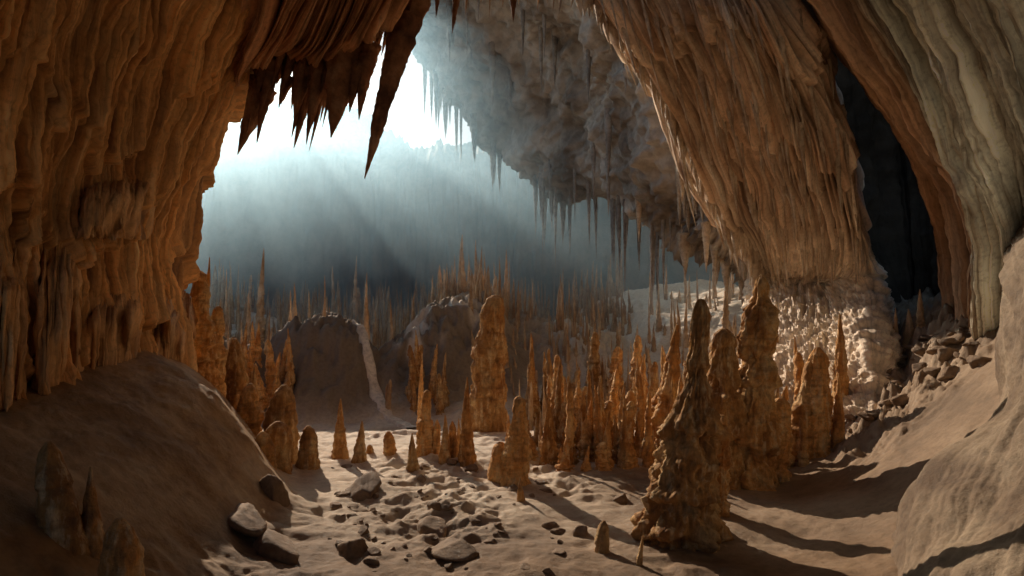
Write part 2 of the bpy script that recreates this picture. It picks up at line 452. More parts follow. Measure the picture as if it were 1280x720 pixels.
A = [
    [(-420, -300, 6), (-470, 60, 6), (-500, 280, 6), (-500, 430, 6), (-470, 640, 6)],
    [(120, -260, 7.6), (-10, 40, 8.2), (-80, 260, 8.6), (-90, 420, 8.6), (-95, 640, 8.4)],
    [(240, -240, 9), (110, 40, 9.8), (50, 250, 10.3), (40, 400, 10.3), (40, 600, 10)],
    [(330, -220, 10), (210, 40, 11.5), (145, 240, 12), (130, 400, 12.2), (130, 560, 12)],
    [(400, -210, 11), (285, 40, 13), (222, 210, 14), (200, 380, 14.5), (195, 540, 14.5)],
    [(440, -210, 12), (318, 40, 14), (262, 180, 15.5), (234, 310, 16.5), (222, 500, 17)],
    [(465, -230, 16), (330, 20, 20), (250, 180, 22), (216, 310, 23), (203, 500, 23)],
]
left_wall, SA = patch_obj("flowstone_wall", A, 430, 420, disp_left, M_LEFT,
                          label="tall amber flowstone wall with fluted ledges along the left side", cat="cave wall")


SAf = SA.reshape(-1, 3) - CAM
_f = SAf[:, 1] * CP + SAf[:, 2] * SP
_px = 640 + F * SAf[:, 0] / _f; _py = 360 - F * (SAf[:, 2] * CP - SAf[:, 1] * SP) / _f


def wall_depth(px, py):
    d = (_px - px) ** 2 + (_py - py) ** 2
    k = np.argsort(np.where(SAf[:, 1] < 18, d, 1e9))[:30]
    return float(np.median(SAf[k, 1]))


def curtain(px0, px1, top, bot, bulge, seed, label, name="flowstone_curtain"):
    cols = []
    for k in np.linspace(-1, 1, 9):
        dome = (1 - abs(k) ** 2.2) ** 0.5 if abs(k) < 1 else 0
        pxa = 0.5 * (px0 + px1) + 0.5 * (px1 - px0) * k
        tp_ = top + (1 - dome) * 0.3 * (bot - top)
        col = []
        for f, b in ((-0.22, -0.35), (0.0, 0.1), (0.2, 0.75), (0.5, 1.0), (0.8, 1.0), (1.0, 0.85)):
            py = tp_ + (bot - tp_) * f
            xx = pxa + 8 * (1 - f)
            col.append((xx, py, wall_depth(xx, py) - bulge * (b * (0.25 + 0.75 * dome) - 0.45 * (1 - dome))))
        cols.append(col)

    def dsp(u, v, S):
        a, b = flutes(u, v, seed, 9, 21, 1.2)
        return 0.12 * a * sstep(0.05, 0.3, v) + 0.06 * b + 0.03 * fbm(S[..., 0] * 3, S[..., 1] * 3, S[..., 2] * 3, 2, seed), 0.55 + 0.3 * a + 0.35 * b
    o, _ = patch_obj(name, cols, 110, 130, dsp, M_LEFT2, jag=lambda u: 0.10 * np.abs(perlin(u * 15, 0 * u, None, seed + 4)), parent=left_wall, label=label)


curtain(36, 100, 322, 510, 0.62, 901, "pale hanging fluted drapery")
curtain(98, 176, 374, 512, 0.75, 905, "domed drapery with a fringe of drips")
curtain(-24, 30, 330, 515, 0.6, 909, "drapery cut by the picture's left edge")
curtain(92, 192, 226, 300, 0.7, 913, "overhanging bulge with a dark crack beneath", "rock_ledge")
curtain(182, 236, 384, 492, 0.5, 917, "short fluted drapery near the outer corner")


def disp_ceil(u, v, S):
    x, y, z = S[..., 0], S[..., 1], S[..., 2]
    big = 0.25 * fbm(x * 0.3, y * 0.3, z * 0.3, 3, 35)
    col = billow(u * 15, v * 0.8, 37, 2, 0.5) - 0.8
    a, b = flutes(u, v, 39, 50, 110, 1.0)
    return big + 0.32 * col + 0.2 * a + 0.13 * b + 0.03 * fbm(x * 3, y * 3, z * 3, 2, 44), 0.5 + 0.45 * a + 0.6 * b


A2 = [
    [(350, -260, 9), (300, -20, 12), (252, 100, 15.5), (290, 30, 20)],
    [(400, -260, 9), (350, -20, 11.5), (298, 100, 14.2), (322, 20, 19)],
    [(460, -260, 9), (405, -30, 11.5), (350, 84, 13.8), (375, 0, 18)],
    [(520, -260, 9), (460, -40, 11.5), (400, 82, 13.5), (425, -10, 18)],
    [(580, -260, 9), (515, -60, 11.5), (450, 48, 13.2), (475, -50, 18)],
    [(620, -260, 9), (560, -80, 11.5), (500, -8, 13.2), (520, -90, 18)],
    [(660, -260, 9), (600, -110, 11.5), (545, -32, 13.2), (560, -120, 18)],
    [(710, -260, 9), (665, -130, 11.5), (620, -22, 13.8), (630, -100, 19)],
    [(790, -260, 10), (750, -120, 12), (705, -5, 14.5), (700, -80, 20)],
]


def jag2(u):
    return 0.02 * np.abs(perlin(u * 26, 0 * u, None, 51)) + 0.0 * u


ceil_obj, SC = patch_obj("flowstone_ceiling", A2, 460, 300, disp_ceil, M_CEIL,
                         label="rust brown fluted ceiling overhanging the cave mouth at top left", cat="cave ceiling")


def disp_rib(u, v, S):
    x, y, z = S[..., 0], S[..., 1], S[..., 2]
    big = 0.45 * fbm(x * 0.3, y * 0.3, z * 0.25, 3, 105)
    col = billow(u * 8, v * 1.0, 107, 2, 0.5) - 0.8
    a, b = flutes(u, v, 109, 40, 84, 1.9)
    t = tiers(u, v, 115, 4.0, 0.32)
    pop = sstep(0.56, 0.72, v + 0.12 * perlin(u * 6, v * 4, None, 130))
    knob = fbm(x * 2.6, y * 2.6, z * 1.7, 4, 131, 0.68)
    k = 1 - 0.65 * pop
    return 0.6 * big + (0.25 * col + 0.26 * a + 0.22 * b) * k + 0.28 * t * (1 - pop) + pop * 0.26 * knob + 0.4 * pop, 0.5 + (0.45 * a + 0.55 * b) * k + 0.3 * t * (1 - pop) + 0.2 * pop * (knob + 0.6)


B = [
    [(690, -70, 22), (766, 30, 23), (840, 155, 26), (890, 260, 29), (938, 335, 32), (950, 420, 34), (950, 520, 34)],
    [(700, -70, 16.5), (772, 40, 17.5), (845, 165, 20), (897, 268, 23), (945, 345, 27), (945, 430, 25), (935, 520, 22.5)],
    [(790, -90, 14.5), (860, 40, 15.5), (915, 150, 17.5), (955, 260, 20.5), (985, 345, 25.5), (982, 430, 22), (975, 530, 19)],
    [(860, -100, 13.5), (930, 40, 14), (980, 150, 15.5), (1010, 250, 18), (1035, 345, 24), (1038, 430, 20.5), (1040, 530, 17.5)],
    [(905, -100, 14), (1000, 30, 14.5), (1042, 130, 16), (1067, 240, 17.5), (1088, 340, 21.5), (1096, 430, 19), (1102, 530, 17)],
    [(922, -100, 18), (1004, 20, 20), (1040, 120, 22), (1060, 230, 24), (1078, 340, 25), (1086, 430, 26), (1092, 530, 26)],
    [(915, -100, 27), (975, 20, 30), (1018, 120, 31), (1045, 230, 33), (1060, 340, 34), (1070, 430, 34), (1080, 530, 34)],
]
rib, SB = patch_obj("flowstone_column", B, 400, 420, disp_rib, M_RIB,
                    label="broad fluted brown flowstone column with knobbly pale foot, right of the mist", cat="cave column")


# the knobbly foot becomes a part of the column
rme = rib.data; nv_, nu_ = SB.shape[:2]; cut = int(0.63 * nv_)
uvb = np.stack(np.meshgrid(np.linspace(0, 1, nu_), np.linspace(0, 1, nv_)), -1)
crb = np.zeros(nv_ * nu_, np.float32); rme.attributes["crest"].data.foreach_get("value", crb); crb = crb.reshape(nv_, nu_)


def rows_mesh(name, a, b):
    me = make_mesh(name, SB[a:b].reshape(-1, 3), grid_faces(b - a, nu_), M_RIB, uvb[a:b].reshape(-1, 2))
    t_ = me.attributes.new("crest", 'FLOAT', 'POINT'); t_.data.foreach_set("value", np.ascontiguousarray(crb[a:b]).ravel())
    return me


rib.data = rows_mesh("flowstone_column", 0, cut + 1)
link("column_foot", rows_mesh("column_foot", cut, nv_), parent=rib, label="pale knobbly spreading foot")


def disp_rough(a):
    def f(u, v, S):
        x, y, z = S[..., 0], S[..., 1], S[..., 2]
        return a * (fbm(x * 0.16, y * 0.16, z * 0.16, 5, 140, 0.55)) + 0.12 * a * np.abs(fbm(x * 0.8, y * 0.8, z * 0.8, 3, 150))
    return f


D = [
    [(940, -120, 27), (1020, 150, 30), (1070, 330, 31), (1080, 520, 31)],
    [(1080, -120, 28), (1120, 150, 32), (1140, 330, 32), (1150, 520, 32)],
    [(1200, -120, 25), (1220, 150, 28), (1230, 330, 28), (1230, 520, 26)],
    [(1420, -120, 20), (1420, 150, 22), (1420, 330, 22), (1420, 520, 20)],
]


def disp_alc(u, v, S):
    return disp_rough(1.0)(u, v, S) + 0.5 * billow(u * 14, v * 1.2, 160, 3) - 0.4


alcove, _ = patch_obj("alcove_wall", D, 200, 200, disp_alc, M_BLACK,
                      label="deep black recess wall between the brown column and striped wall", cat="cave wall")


def disp_stripe(u, v, S):
    x, y, z = S[..., 0], S[..., 1], S[..., 2]
    big = 0.16 * fbm(x * 0.3, y * 0.3, z * 0.3, 3, 205)
    w = u + 0.005 * perlin(u * 3, v * 3, None, 206)
    col = np.minimum(np.abs(perlin(w * 13, v * 0.22, None, 207)) * 2.2, 1.0) ** 0.8 - 0.6
    a, b = flutes(w, v, 209, 40, 96, 0.6)
    return big + 0.75 * col + 0.3 * a + 0.2 * b + 0.04 * fbm(x * 2.5, y * 2.5, z * 2.5, 3, 210), 0.55 + 0.55 * col + 0.6 * a + 0.7 * b


E = [
    [(945, -90, 17), (1058, 68, 18), (1142, 190, 19), (1178, 300, 20), (1192, 540, 19)],
    [(955, -90, 12.5), (1066, 68, 13), (1152, 182, 13.8), (1192, 280, 14.5), (1215, 540, 18)],
    [(1040, -100, 11), (1145, 68, 11.5), (1200, 190, 12), (1232, 290, 12.5), (1262, 540, 17)],
    [(1130, -110, 9.5), (1215, 70, 10), (1262, 190, 10.5), (1295, 300, 11.5), (1310, 540, 15)],
    [(1220, -120, 8), (1310, 70, 8.5), (1360, 200, 9), (1390, 300, 9), (1420, 420, 9)],
    [(1450, -150, 5.5), (1580, 60, 5.5), (1660, 200, 5.5), (1700, 320, 5.5), (1700, 450, 5.5)],
]
stripe, SE = patch_obj("striped_wall", E, 420, 380, disp_stripe, M_STRIPE,
                       label="striped flowstone wall of brown and grey green ribs at top right", cat="cave wall")


def disp_apron(u, v, S):
    x, y, z = S[..., 0], S[..., 1], S[..., 2]
    return 0.3 * fbm(x * 0.4, y * 0.4, z * 0.4, 3, 305, 0.42) + 0.08 * (billow(u * 10, v * 1.2, 306, 2) - 0.8) + 0.035 * fbm(x * 1.8, y * 1.8, z * 1.8, 5, 307, 0.65)


Fp = [
    [(1211, 280, 17), (1256, 360, 14.5), (1248, 440, 13.5), (1246, 520, 12.5), (1156, 620, 11.5), (1086, 760, 10)],
    [(1238, 250, 15.5), (1272, 350, 11.2), (1256, 440, 10.2), (1254, 510, 9.8), (1176, 610, 9.4), (1111, 750, 8.2)],
    [(1288, 200, 14.5), (1314, 340, 9.6), (1301, 440, 8.7), (1301, 520, 8.2), (1251, 640, 7.7), (1196, 800, 6.8)],
    [(1366, 170, 13), (1381, 340, 8.3), (1376, 450, 7.4), (1366, 550, 7), (1326, 700, 6.4), (1286, 880, 5.6)],
    [(1626, 150, 9), (1676, 340, 5.8), (1646, 480, 5.2), (1606, 650, 4.8), (1526, 850, 4.4), (1476, 1100, 4)],
]
apron, SF = patch_obj("flowstone_apron", Fp, 260, 300, disp_apron, M_APRON,
                      label="smooth tan flowstone apron bulging at the lower right edge", cat="flowstone")


# ceiling over the far chamber
def disp_back(u, v, S):
    x, y, z = S[..., 0], S[..., 1], S[..., 2]
    st = perlin(x * 0.06, y * 0.06, z * 0.5, 402)
    blk = fbm(x * 0.13, y * 0.13, z * 0.13, 5, 401, 0.58)
    br = billow(u * 34, v * 2.2, 404, 2) * sstep(0.55, 0.95, u)
    return 1.9 * blk + 0.8 * np.floor(st * 4) / 4 + 0.8 * br + 0.5 * np.abs(fbm(x * 0.6, y * 0.6, z * 0.6, 3, 403))


C_ = [
    [(400, -190, 34), (455, -50, 48), (500, 50, 62), (470, 0, 76), (430, -80, 90)],
    [(540, -190, 30), (548, -10, 45), (560, 98, 58), (540, 40, 72), (520, -60, 88)],
    [(640, -160, 28), (625, 30, 42), (612, 166, 54), (600, 100, 68), (590, -30, 86)],
    [(740, -120, 25), (715, 80, 38), (690, 228, 50), (680, 140, 64), (670, 0, 84)],
    [(810, -40, 23), (785, 130, 33), (760, 258, 44), (760, 170, 58), (760, 40, 80)],
    [(875, 70, 22), (852, 190, 29), (830, 292, 38), (850, 220, 52), (870, 90, 76)],
    [(925, 180, 22), (905, 250, 27), (892, 318, 33), (920, 260, 48), (950, 140, 72)],
    [(975, 280, 24), (955, 312, 28), (945, 350, 31), (990, 320, 46), (1040, 200, 70)],
]
backceil, SK = patch_obj("chamber_ceiling", C_, 400, 420, disp_back, M_GREY,
                         label="grey rock ceiling of the far chamber fading into mist", cat="cave ceiling")


# far wall of the collapsed chamber
def disp_far(u, v, S):
    x, y, z = S[..., 0], S[..., 1], S[..., 2]
    return 4.0 * fbm(x * 0.045, y * 0.045, z * 0.03, 5, 501, 0.45) + 1.2 * billow(u * 60, v * 2, 502, 3)


W = []
for px, top in [(-700, 60), (-350, 130), (-50, 165), (180, 178), (320, 186), (430, 200), (500, 226), (560, 232), (620, 225), (680, 205), (780, 190), (920, 130), (1100, 60), (1400, -60)]:
    Y = 84 - abs(px - 450) * 0.012
    W.append([(px, top - 40, Y + 30), (px, top, Y + 4), (px, 0.5 * (top + 400), Y), (px, 440, Y - 4), (px, 560, Y - 6)])
farwall, _ = patch_obj("far_chamber_wall", W, 420, 200, disp_far, M_DARKROCK,
                       label="hazy blue grey rock wall closing the far side of the chamber", cat="cave wall")

# rest of the cavern behind and over the viewpoint, unseen, keeping most skylight out
th = np.linspace(R(-8), R(188), 90); ph_ = np.linspace(0, 1, 60)
T_, P_ = np.meshgrid(th, ph_)
rr_ = 9.5 + 1.2 * fbm(T_ * 2, P_ * 3, None, 4, 601)
hz = -1 + 14.5 * np.sin(P_ * math.pi / 2)
rad_ = rr_ * np.cos(P_ * math.pi / 2) ** 0.45
bx, by = rad_ * np.cos(T_), -rad_ * np.sin(T_) * 1.1 - 0.5
fq = grid_faces(60, 90)
ti, pi_ = fq[:, 0] % 90, fq[:, 0] // 90
keep = ~((th[ti] > R(88)) & (th[ti] < R(175)) & (ph_[pi_] > 0.24) & (ph_[pi_] < 0.92))  # opening made up and shaped to let sky fill reach the walls
rear = make_mesh("rear_wall", np.stack([bx, by, hz], -1).reshape(-1, 3), fq[keep], M_DARKROCK)
link("rear_wall", rear, label="dark cavern wall behind the viewpoint with a gap added for fill light", cat="cave wall", kind="thing")
rx, ry = np.meshgrid(np.linspace(-16, 16, 60), np.linspace(-3, 11.5, 50))
rz = 12.2 + 1.4 * fbm(rx * 0.3, ry * 0.3, None, 4, 611) + 0.0 * rx - 0.012 * rx ** 2
roof = make_mesh("cavern_roof", np.stack([rx, ry, rz], -1).reshape(-1, 3), grid_faces(50, 60), M_DARKROCK)
link("cavern_roof", roof, label="dark cavern roof overhead, out of the picture", cat="cave ceiling", kind="thing")


def seat(x, y, r):
    a = np.linspace(0, 2 * math.pi, 8, endpoint=False)
    return float(min(terrain(x + r * np.cos(a), y + r * np.sin(a)).min(), terrain(x, y)))


# ------------------------------------------------------------------ stalagmites and stalactites
def lathe(h, prof, nr, na, seed, knob=0.12, lean=(0, 0), bend=0.0, plates=0.0, flut=0.0, kf=2.6):
    """a lumpy tapering column of height h; prof(t)-> radius"""
    t = np.linspace(0, 1, nr)[:, None]; a = np.linspace(0, 2 * math.pi, na, endpoint=False)[None, :]
    r = prof(t[:, 0])[:, None] * np.ones_like(a)
    rm = max(prof(np.array([0.3]))[0], 0.02)
    ca, sa = np.cos(a) * np.ones_like(t), np.sin(a) * np.ones_like(t)
    z = t * h * np.ones_like(a)
    k = kf
    n = fbm(ca * k * 0.5 + seed * 3.1, sa * k * 0.5, z / rm * 0.5 * k / 2.2, 5, seed, 0.68)
    n = n + 0.55 * (0.45 - np.abs(fbm(ca * k * 1.3 + seed, sa * k * 1.3, z / rm * 1.1 * k / 2.2, 3, seed + 3, 0.6)))
    # swellings one above the other, each undercut below
    q = z / rm * 0.42 + 0.35 * perlin(ca * 1.2 + seed, sa * 1.2, z / rm * 0.5, seed + 5) + 0.8 * perlin(z / rm * 0.3, 0 * z + seed, None, seed + 6)
    fr = q - np.floor(q)
    pl = (plates + 0.07) * (sstep(0.0, 0.18, fr) * (1 - 0.75 * sstep(0.18, 1.0, fr)) * 2.2 - 1.0)
    fl = flut * np.abs(perlin(np.cos(a) * 3 + seed + 0 * t, np.sin(a) * 3 + 0 * t, z / rm * 0.12, seed + 9)) if flut else 0.0
    r = r * (1 + knob * n * 1.5 + pl + fl)
    r = np.maximum(r, 0.0)
    bx_ = lean[0] * t + bend * np.sin(t * 3.0 + seed) * rm * 2 * t
    by_ = lean[1] * t + bend * np.cos(t * 2.6 + seed) * rm * 2 * t
    V = np.stack([r * ca + bx_, r * sa + by_, z], -1).reshape(-1, 3)
    top = np.array([[V[-na:, 0].mean(), V[-na:, 1].mean(), h * 1.004 + 0.002]])
    Fq = grid_faces(nr, na, True)
    i = np.arange(na); base = (nr - 1) * na
    capf = np.stack([base + i, base + (i + 1) % na, np.full(na, nr * na), np.full(na, nr * na)], -1)
    return np.concatenate([V, top]), Fq, capf[:, :3]


def mesh_lathe(name, mat, *a, **k):
    V, Fq, cap = lathe(*a, **k)
    me = bpy.data.meshes.new(name)
    me.from_pydata(V.tolist(), [], Fq.tolist() + cap.tolist())
    me.update()
    me.polygons.foreach_set("use_smooth", np.ones(len(me.polygons), bool))
    me.materials.append(mat)
    return me


def interp_prof(pts):
    xs = [p[0] for p in pts]; ys = [p[1] for p in pts]
    return lambda t: np.interp(t, xs, ys)


def px_prof(pts, scale):
    """silhouette widths read off the photo: (height fraction, half width px)"""
    return interp_prof([(a, b * scale) for a, b in pts])


SPIKE = [(0, 1.25), (0.06, 1.0), (0.3, 0.78), (0.6, 0.5), (0.85, 0.24), (1, 0.06)]
TOWER = [(0, 1.2), (0.1, 1.0), (0.4, 0.92), (0.6, 0.8), (0.62, 0.6), (0.85, 0.5), (0.97, 0.36), (1, 0.12)]
STUB = [(0, 1.15), (0.15, 1.0), (0.55, 0.85), (0.8, 0.68), (0.93, 0.45), (1, 0.14)]
NMITE = [0]


def stalagmite(px, py, top, w, shape, label, group=None, mat=None, lean=0.0, Y=None, knob=0.16, plates=0.0, bend=0.1, name="stalagmite", prof=None, na=34, flut=0.0):
    """base centre (px,py), tip row, base width in photo pixels -> built in metres where it stands"""
    p = hit(px, py, y0=7.0) if Y is None else None
    if p is None:
        Yv = Y if Y else 30.0
        p = at(px, py, Yv); p[2] = float(terrain(p[0], p[1]))
    Yv = p[1]
    s = Yv / F
    h = (py - top) * s
    if h < 0.1: h = 0.1
    zs = seat(p[0], p[1], w * 0.65 * s); h += float(terrain(p[0], p[1])) - zs
    dep = 0.12 + 0.03 * h
    pr = prof or shape
    r = w * 0.5 * s
    NMITE[0] += 1
    sd = 100 + NMITE[0]
    nr = int(np.clip(h / max(r, 0.02) * 14, 40, 240))
    me = mesh_lathe(name, mat or M_MITE, h + dep, lambda t: np.interp(t, [q[0] for q in pr], [q[1] for q in pr]) * r,
                    nr, max(na + 10, 28), sd, knob=knob, plates=plates, bend=bend, lean=(lean * s, 0), flut=flut)
    return link(name, me, label=label, cat="stalagmite", group=group, loc=(p[0], p[1], zs - dep))


RC = "tower stalagmites at the front of the right stand"
H1 = [(0, 1.15), (0.06, 0.95), (0.2, 0.78), (0.33, 0.6), (0.42, 0.7), (0.5, 0.55), (0.6, 0.36), (0.7, 0.25), (0.8, 0.2), (0.9, 0.21), (0.96, 0.16), (1, 0.07)]
H2 = [(0, 1.1), (0.15, 1.0), (0.32, 0.9), (0.36, 0.72), (0.6, 0.7), (0.66, 0.58), (0.72, 0.7), (0.84, 0.66), (0.88, 0.36), (0.9, 0.22), (0.95, 0.26), (0.98, 0.2), (1, 0.06)]
stalagmite(846, 672, 380, 92, H1, "knobbly amber tower leaning up from a broad foot nearest the viewer on the right", RC, lean=34, knob=0.3, plates=0.16, na=96)
stalagmite(932, 602, 347, 53, H2, "tallest right tower topped by a bulbous head with a small knob", RC, lean=28, knob=0.26, plates=0.18, na=90)
stalagmite(900, 602, 414, 54, TOWER, "dark flat topped tower standing between the two tallest right towers", RC, lean=12, knob=0.26, plates=0.14, na=70)
stalagmite(960, 596, 500, 40, STUB, "short dark buttress stub leaning on the right foot of the bulbous tower", RC, lean=18, knob=0.3, na=36)
stalagmite(832, 560, 408, 40, SPIKE, "reddish twin tipped spike rising just left of the nearest knobbly tower", RC, lean=14, knob=0.25, plates=0.1, na=36)
stalagmite(998, 572, 452, 34, TOWER, "ochre leaning pillar on the right end of the stand beside the sand", RC, lean=16, knob=0.2, na=36)
stalagmite(1016, 566, 436, 34, STUB, "blunt dark pillar behind the ochre leaning pillar", RC, lean=8, knob=0.25, na=36)
stalagmite(1048, 530, 394, 26, SPIKE, "dark needle with wide foot before the knobbly column base", RC, lean=6, knob=0.2, na=30)
stalagmite(1046, 552, 470, 18, SPIKE, "small grey spike at the foot of the rubble slope", RC, lean=6, na=24)
for a_ in [(862, 660, 545, 32, 16, "stepped shoulder spike on the sunward side of the nearest tower"), (834, 676, 590, 34, 14, "stout broken stump at the left foot of the nearest tower"),
           (893, 640, 522, 28, 10, "narrow brown shoulder right behind the nearest tower"), (876, 668, 612, 30, 8, "low rounded lump at the front of the nearest tower's foot")]:
    stalagmite(a_[0], a_[1], a_[2], a_[3], STUB, a_[5], RC, lean=a_[4], knob=0.3, plates=0.12, na=44)
stalagmite(816, 672, 600, 30, SPIKE, "slim pale spike leaning against the left foot of the nearest tower", RC, lean=22, knob=0.3, na=30)
stalagmite(884, 642, 578, 26, SPIKE, "stubby light brown spike on the right foot of the nearest tower", RC, lean=22, knob=0.3, na=30)
stalagmite(797, 706, 668, 9, SPIKE, "thin white drip spike at the very front of the right stand", RC, lean=8, knob=0.2, na=20)
# centre
CP_ = [(0, 1.1), (0.1, 1.0), (0.5, 0.95), (0.72, 0.86), (0.78, 0.66), (0.92, 0.56), (0.98, 0.4), (1, 0.15)]
stalagmite(608, 545, 375, 42, CP_, "massive orange pillar standing alone before the central hill", lean=8, knob=0.15, plates=0.03, na=80, Y=22)
stalagmite(596, 470, 368, 12, SPIKE, "thin brown needle clinging to the left side of the massive orange pillar", lean=6, Y=23)
stalagmite(645, 606, 498, 30, TOWER, "dark brown column right of the round orange dome", lean=2, knob=0.22, plates=0.1, na=34)
stalagmite(627, 600, 553, 36, STUB, "round orange dome shaped stalagmite at the sunlit floor's edge", knob=0.08, na=34)
stalagmite(637, 590, 520, 18, SPIKE, "narrow orange spike rising behind the round orange dome", na=26)
stalagmite(651, 626, 598, 12, SPIKE, "little pale spike in front of the dark brown column", na=20)
stalagmite(752, 690, 653, 18, STUB, "lone small stub standing on the bare dark sand", lean=3, knob=0.12, na=26)
# row on the sunlit floor
stalagmite(426, 572, 500, 20, SPIKE, "slender orange spike, left one of the pair before the dark left hill", lean=-3, na=28)
stalagmite(448, 576, 527, 18, SPIKE, "shorter orange spike, right one of the pair before the dark left hill", lean=3, na=26)
stalagmite(462, 566, 556, 10, STUB, "tiny orange nub between the spike pair and the trail foot")
stalagmite(487, 567, 540, 16, STUB, "small orange stub at the foot of the pale trail", na=24)
stalagmite(516, 586, 543, 18, SPIKE, "dark pointed stub casting a long shadow on the sunlit floor", na=26)
stalagmite(531, 568, 490, 20, TOWER, "grooved orange pillar beside the dark pointed stub", lean=2, knob=0.2, na=30, flut=0.3)
stalagmite(526, 565, 468, 10, SPIKE, "thin needle behind the grooved orange pillar", Y=22.5)
stalagmite(545, 566, 526, 11, STUB, "leftmost short finger between the grooved pillar and the orange cone", na=22)
stalagmite(556, 578, 520, 16, SPIKE, "pointed finger in the middle of the short fingers on the floor's rim", na=24)
stalagmite(566, 572, 528, 12, STUB, "blunt finger right of the pointed one on the floor's rim", na=22)
stalagmite(574, 568, 524, 11, SPIKE, "slim finger touching the left side of the bright orange cone", na=22)
stalagmite(584, 574, 474, 22, SPIKE, "bright orange cone with sharp tip left of the massive pillar", lean=0, na=30)
# left row below the wall
LR = "stubs along the foot of the left wall"
stalagmite(350, 566, 476, 38, STUB, "thick blunt orange stump with white cap on the left bank", LR, knob=0.14, na=40, Y=17, flut=0.2)
stalagmite(342, 588, 538, 40, STUB, "squat brown stump in front of the thick white capped stump", LR, knob=0.16, na=36, Y=15.6)
stalagmite(384, 580, 530, 26, STUB, "conical orange stump right of the thick white capped stump", LR, knob=0.14, na=32, Y=16.4)
stalagmite(296, 535, 444, 26, STUB, "leaning orange finger against the dark left hill", LR, lean=-2, knob=0.18, na=32, Y=18, flut=0.2)
stalagmite(318, 545, 462, 20, SPIKE, "narrow orange finger right of the leaning one", LR, knob=0.18, na=28, Y=18)
stalagmite(312, 556, 500, 30, STUB, "low lumpy stump under the two orange fingers", LR, knob=0.2, na=30, Y=17)
stalagmite(268, 505, 402, 30, TOWER, "ragged brown pillar just outside the left wall", LR, knob=0.25, plates=0.12, na=36, Y=19.5)
stalagmite(254, 450, 304, 15, SPIKE, "tall crooked dark needle outside the left wall", LR, knob=0.2, bend=0.35, na=26, Y=20.5)
stalagmite(240, 455, 318, 13, SPIKE, "thin dark needle nearly touching the left wall edge", LR, knob=0.2, na=22, Y=20)
stalagmite(248, 500, 372, 32, TOWER, "broken brown column at the outer corner of the left wall", LR, knob=0.28, plates=0.12, na=34, Y=19)
stalagmite(330, 588, 560, 26, STUB, "small cream nub at the toe of the left mound", LR, knob=0.16, na=28, Y=14.8)
# dark stubs in the bottom left corner
CB = "dim stubs in the bottom left corner"
stalagmite(92, 700, 580, 46, STUB, "tapering brown stub with split tip in the dark bottom left corner", CB, lean=-34, knob=0.1, na=40, Y=7.6)
stalagmite(122, 690, 590, 34, SPIKE, "slim side tip beside the split brown stub", CB, lean=-14, knob=0.1, na=30, Y=7.8)
stalagmite(172, 770, 596, 62, STUB, "wide rounded brown stub cut by the bottom edge of the picture", CB, lean=-34, knob=0.1, na=40, Y=7.0)
# right alcove foot
AR = "pale spikes at the foot of the black recess"
for a in [(1090, 452, 398, 14, "short knobby pale spike nearest the column foot in the recess"), (1117, 428, 348, 9, "tall thin white needle in the black recess"),
          (1134, 416, 362, 13, "crooked pale spike right of the tall white needle"), (1149, 398, 350, 9, "rightmost thin spike at the mouth of the black recess"),
          (1104, 440, 385, 12, "stout pale spike left of the tall white needle")]:
    stalagmite(a[0], a[1], a[2], a[3] * 1.5, SPIKE, a[4], AR, mat=M_MITE_FAR, knob=0.24, lean=3, Y=19, na=22)

# crowds of needles : a few prototypes, then copies
protos = []
for i in range(18):
    prf = [SPIKE, [(0, 1.3), (0.1, 1.0), (0.35, 0.8), (0.4, 0.62), (0.7, 0.45), (0.9, 0.25), (1, 0.06)],
           [(0, 1.5), (0.08, 1.05), (0.3, 0.85), (0.62, 0.75), (0.85, 0.6), (0.95, 0.45), (1, 0.2)],
           [(0, 1.6), (0.12, 1.1), (0.42, 0.9), (0.5, 0.5), (0.75, 0.36), (0.93, 0.22), (1, 0.06)]][i % 4]
    me = mesh_lathe("stalagmite", M_MITE, 10.0, lambda t, p=prf: np.interp(t, [q[0] for q in p], [q[1] for q in p]), 90, 18, 300 + i, knob=0.3, bend=0.3, plates=0.12)
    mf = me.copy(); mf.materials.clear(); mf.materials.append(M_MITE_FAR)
    protos.append((me, mf))


def crowd(n, area, hpx, wpx, label, group, far, seed, ymin=7.0):
    rg = random.Random(seed); k = 0; tries = 0
    while k < n and tries < n * 30:
        tries += 1
        px, py = area(rg)
        if py < 100:      # py is a distance in metres
            p = at(px, 395, py); p[2] = float(terrain(p[0], p[1]))
            py = 395 - (p[2] - 4) / py * F
        else:
            p = hit(px, py, y0=ymin)
        if p is None or p[1] > 75: continue
        if far and float(terrain(p[0], p[1] - 0.5, False)) < float(terrain(p[0], p[1] + 0.3, False)) - 0.42: continue
        s = p[1] / F
        lo_, hi_ = hpx(rg, px, py)
        h = (lo_ + (hi_ - lo_) * rg.random() ** 1.8) * s
        r = rg.uniform(*wpx) * 0.5 * s
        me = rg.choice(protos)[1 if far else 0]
        zs = seat(p[0], p[1], r * 1.4); h += float(terrain(p[0], p[1])) - zs
        o = link("stalagmite", me, label=label, cat="stalagmite", group=group, loc=(p[0], p[1], zs - 0.1))
        o.scale = (r, r, (h + 0.1) / 10.0)
        o.rotation_euler = (rg.uniform(-0.03, 0.03), rg.uniform(-0.03, 0.03), rg.uniform(0, 6.28))
        k += 1


def tri(rg, a, b): return rg.uniform(a, b)


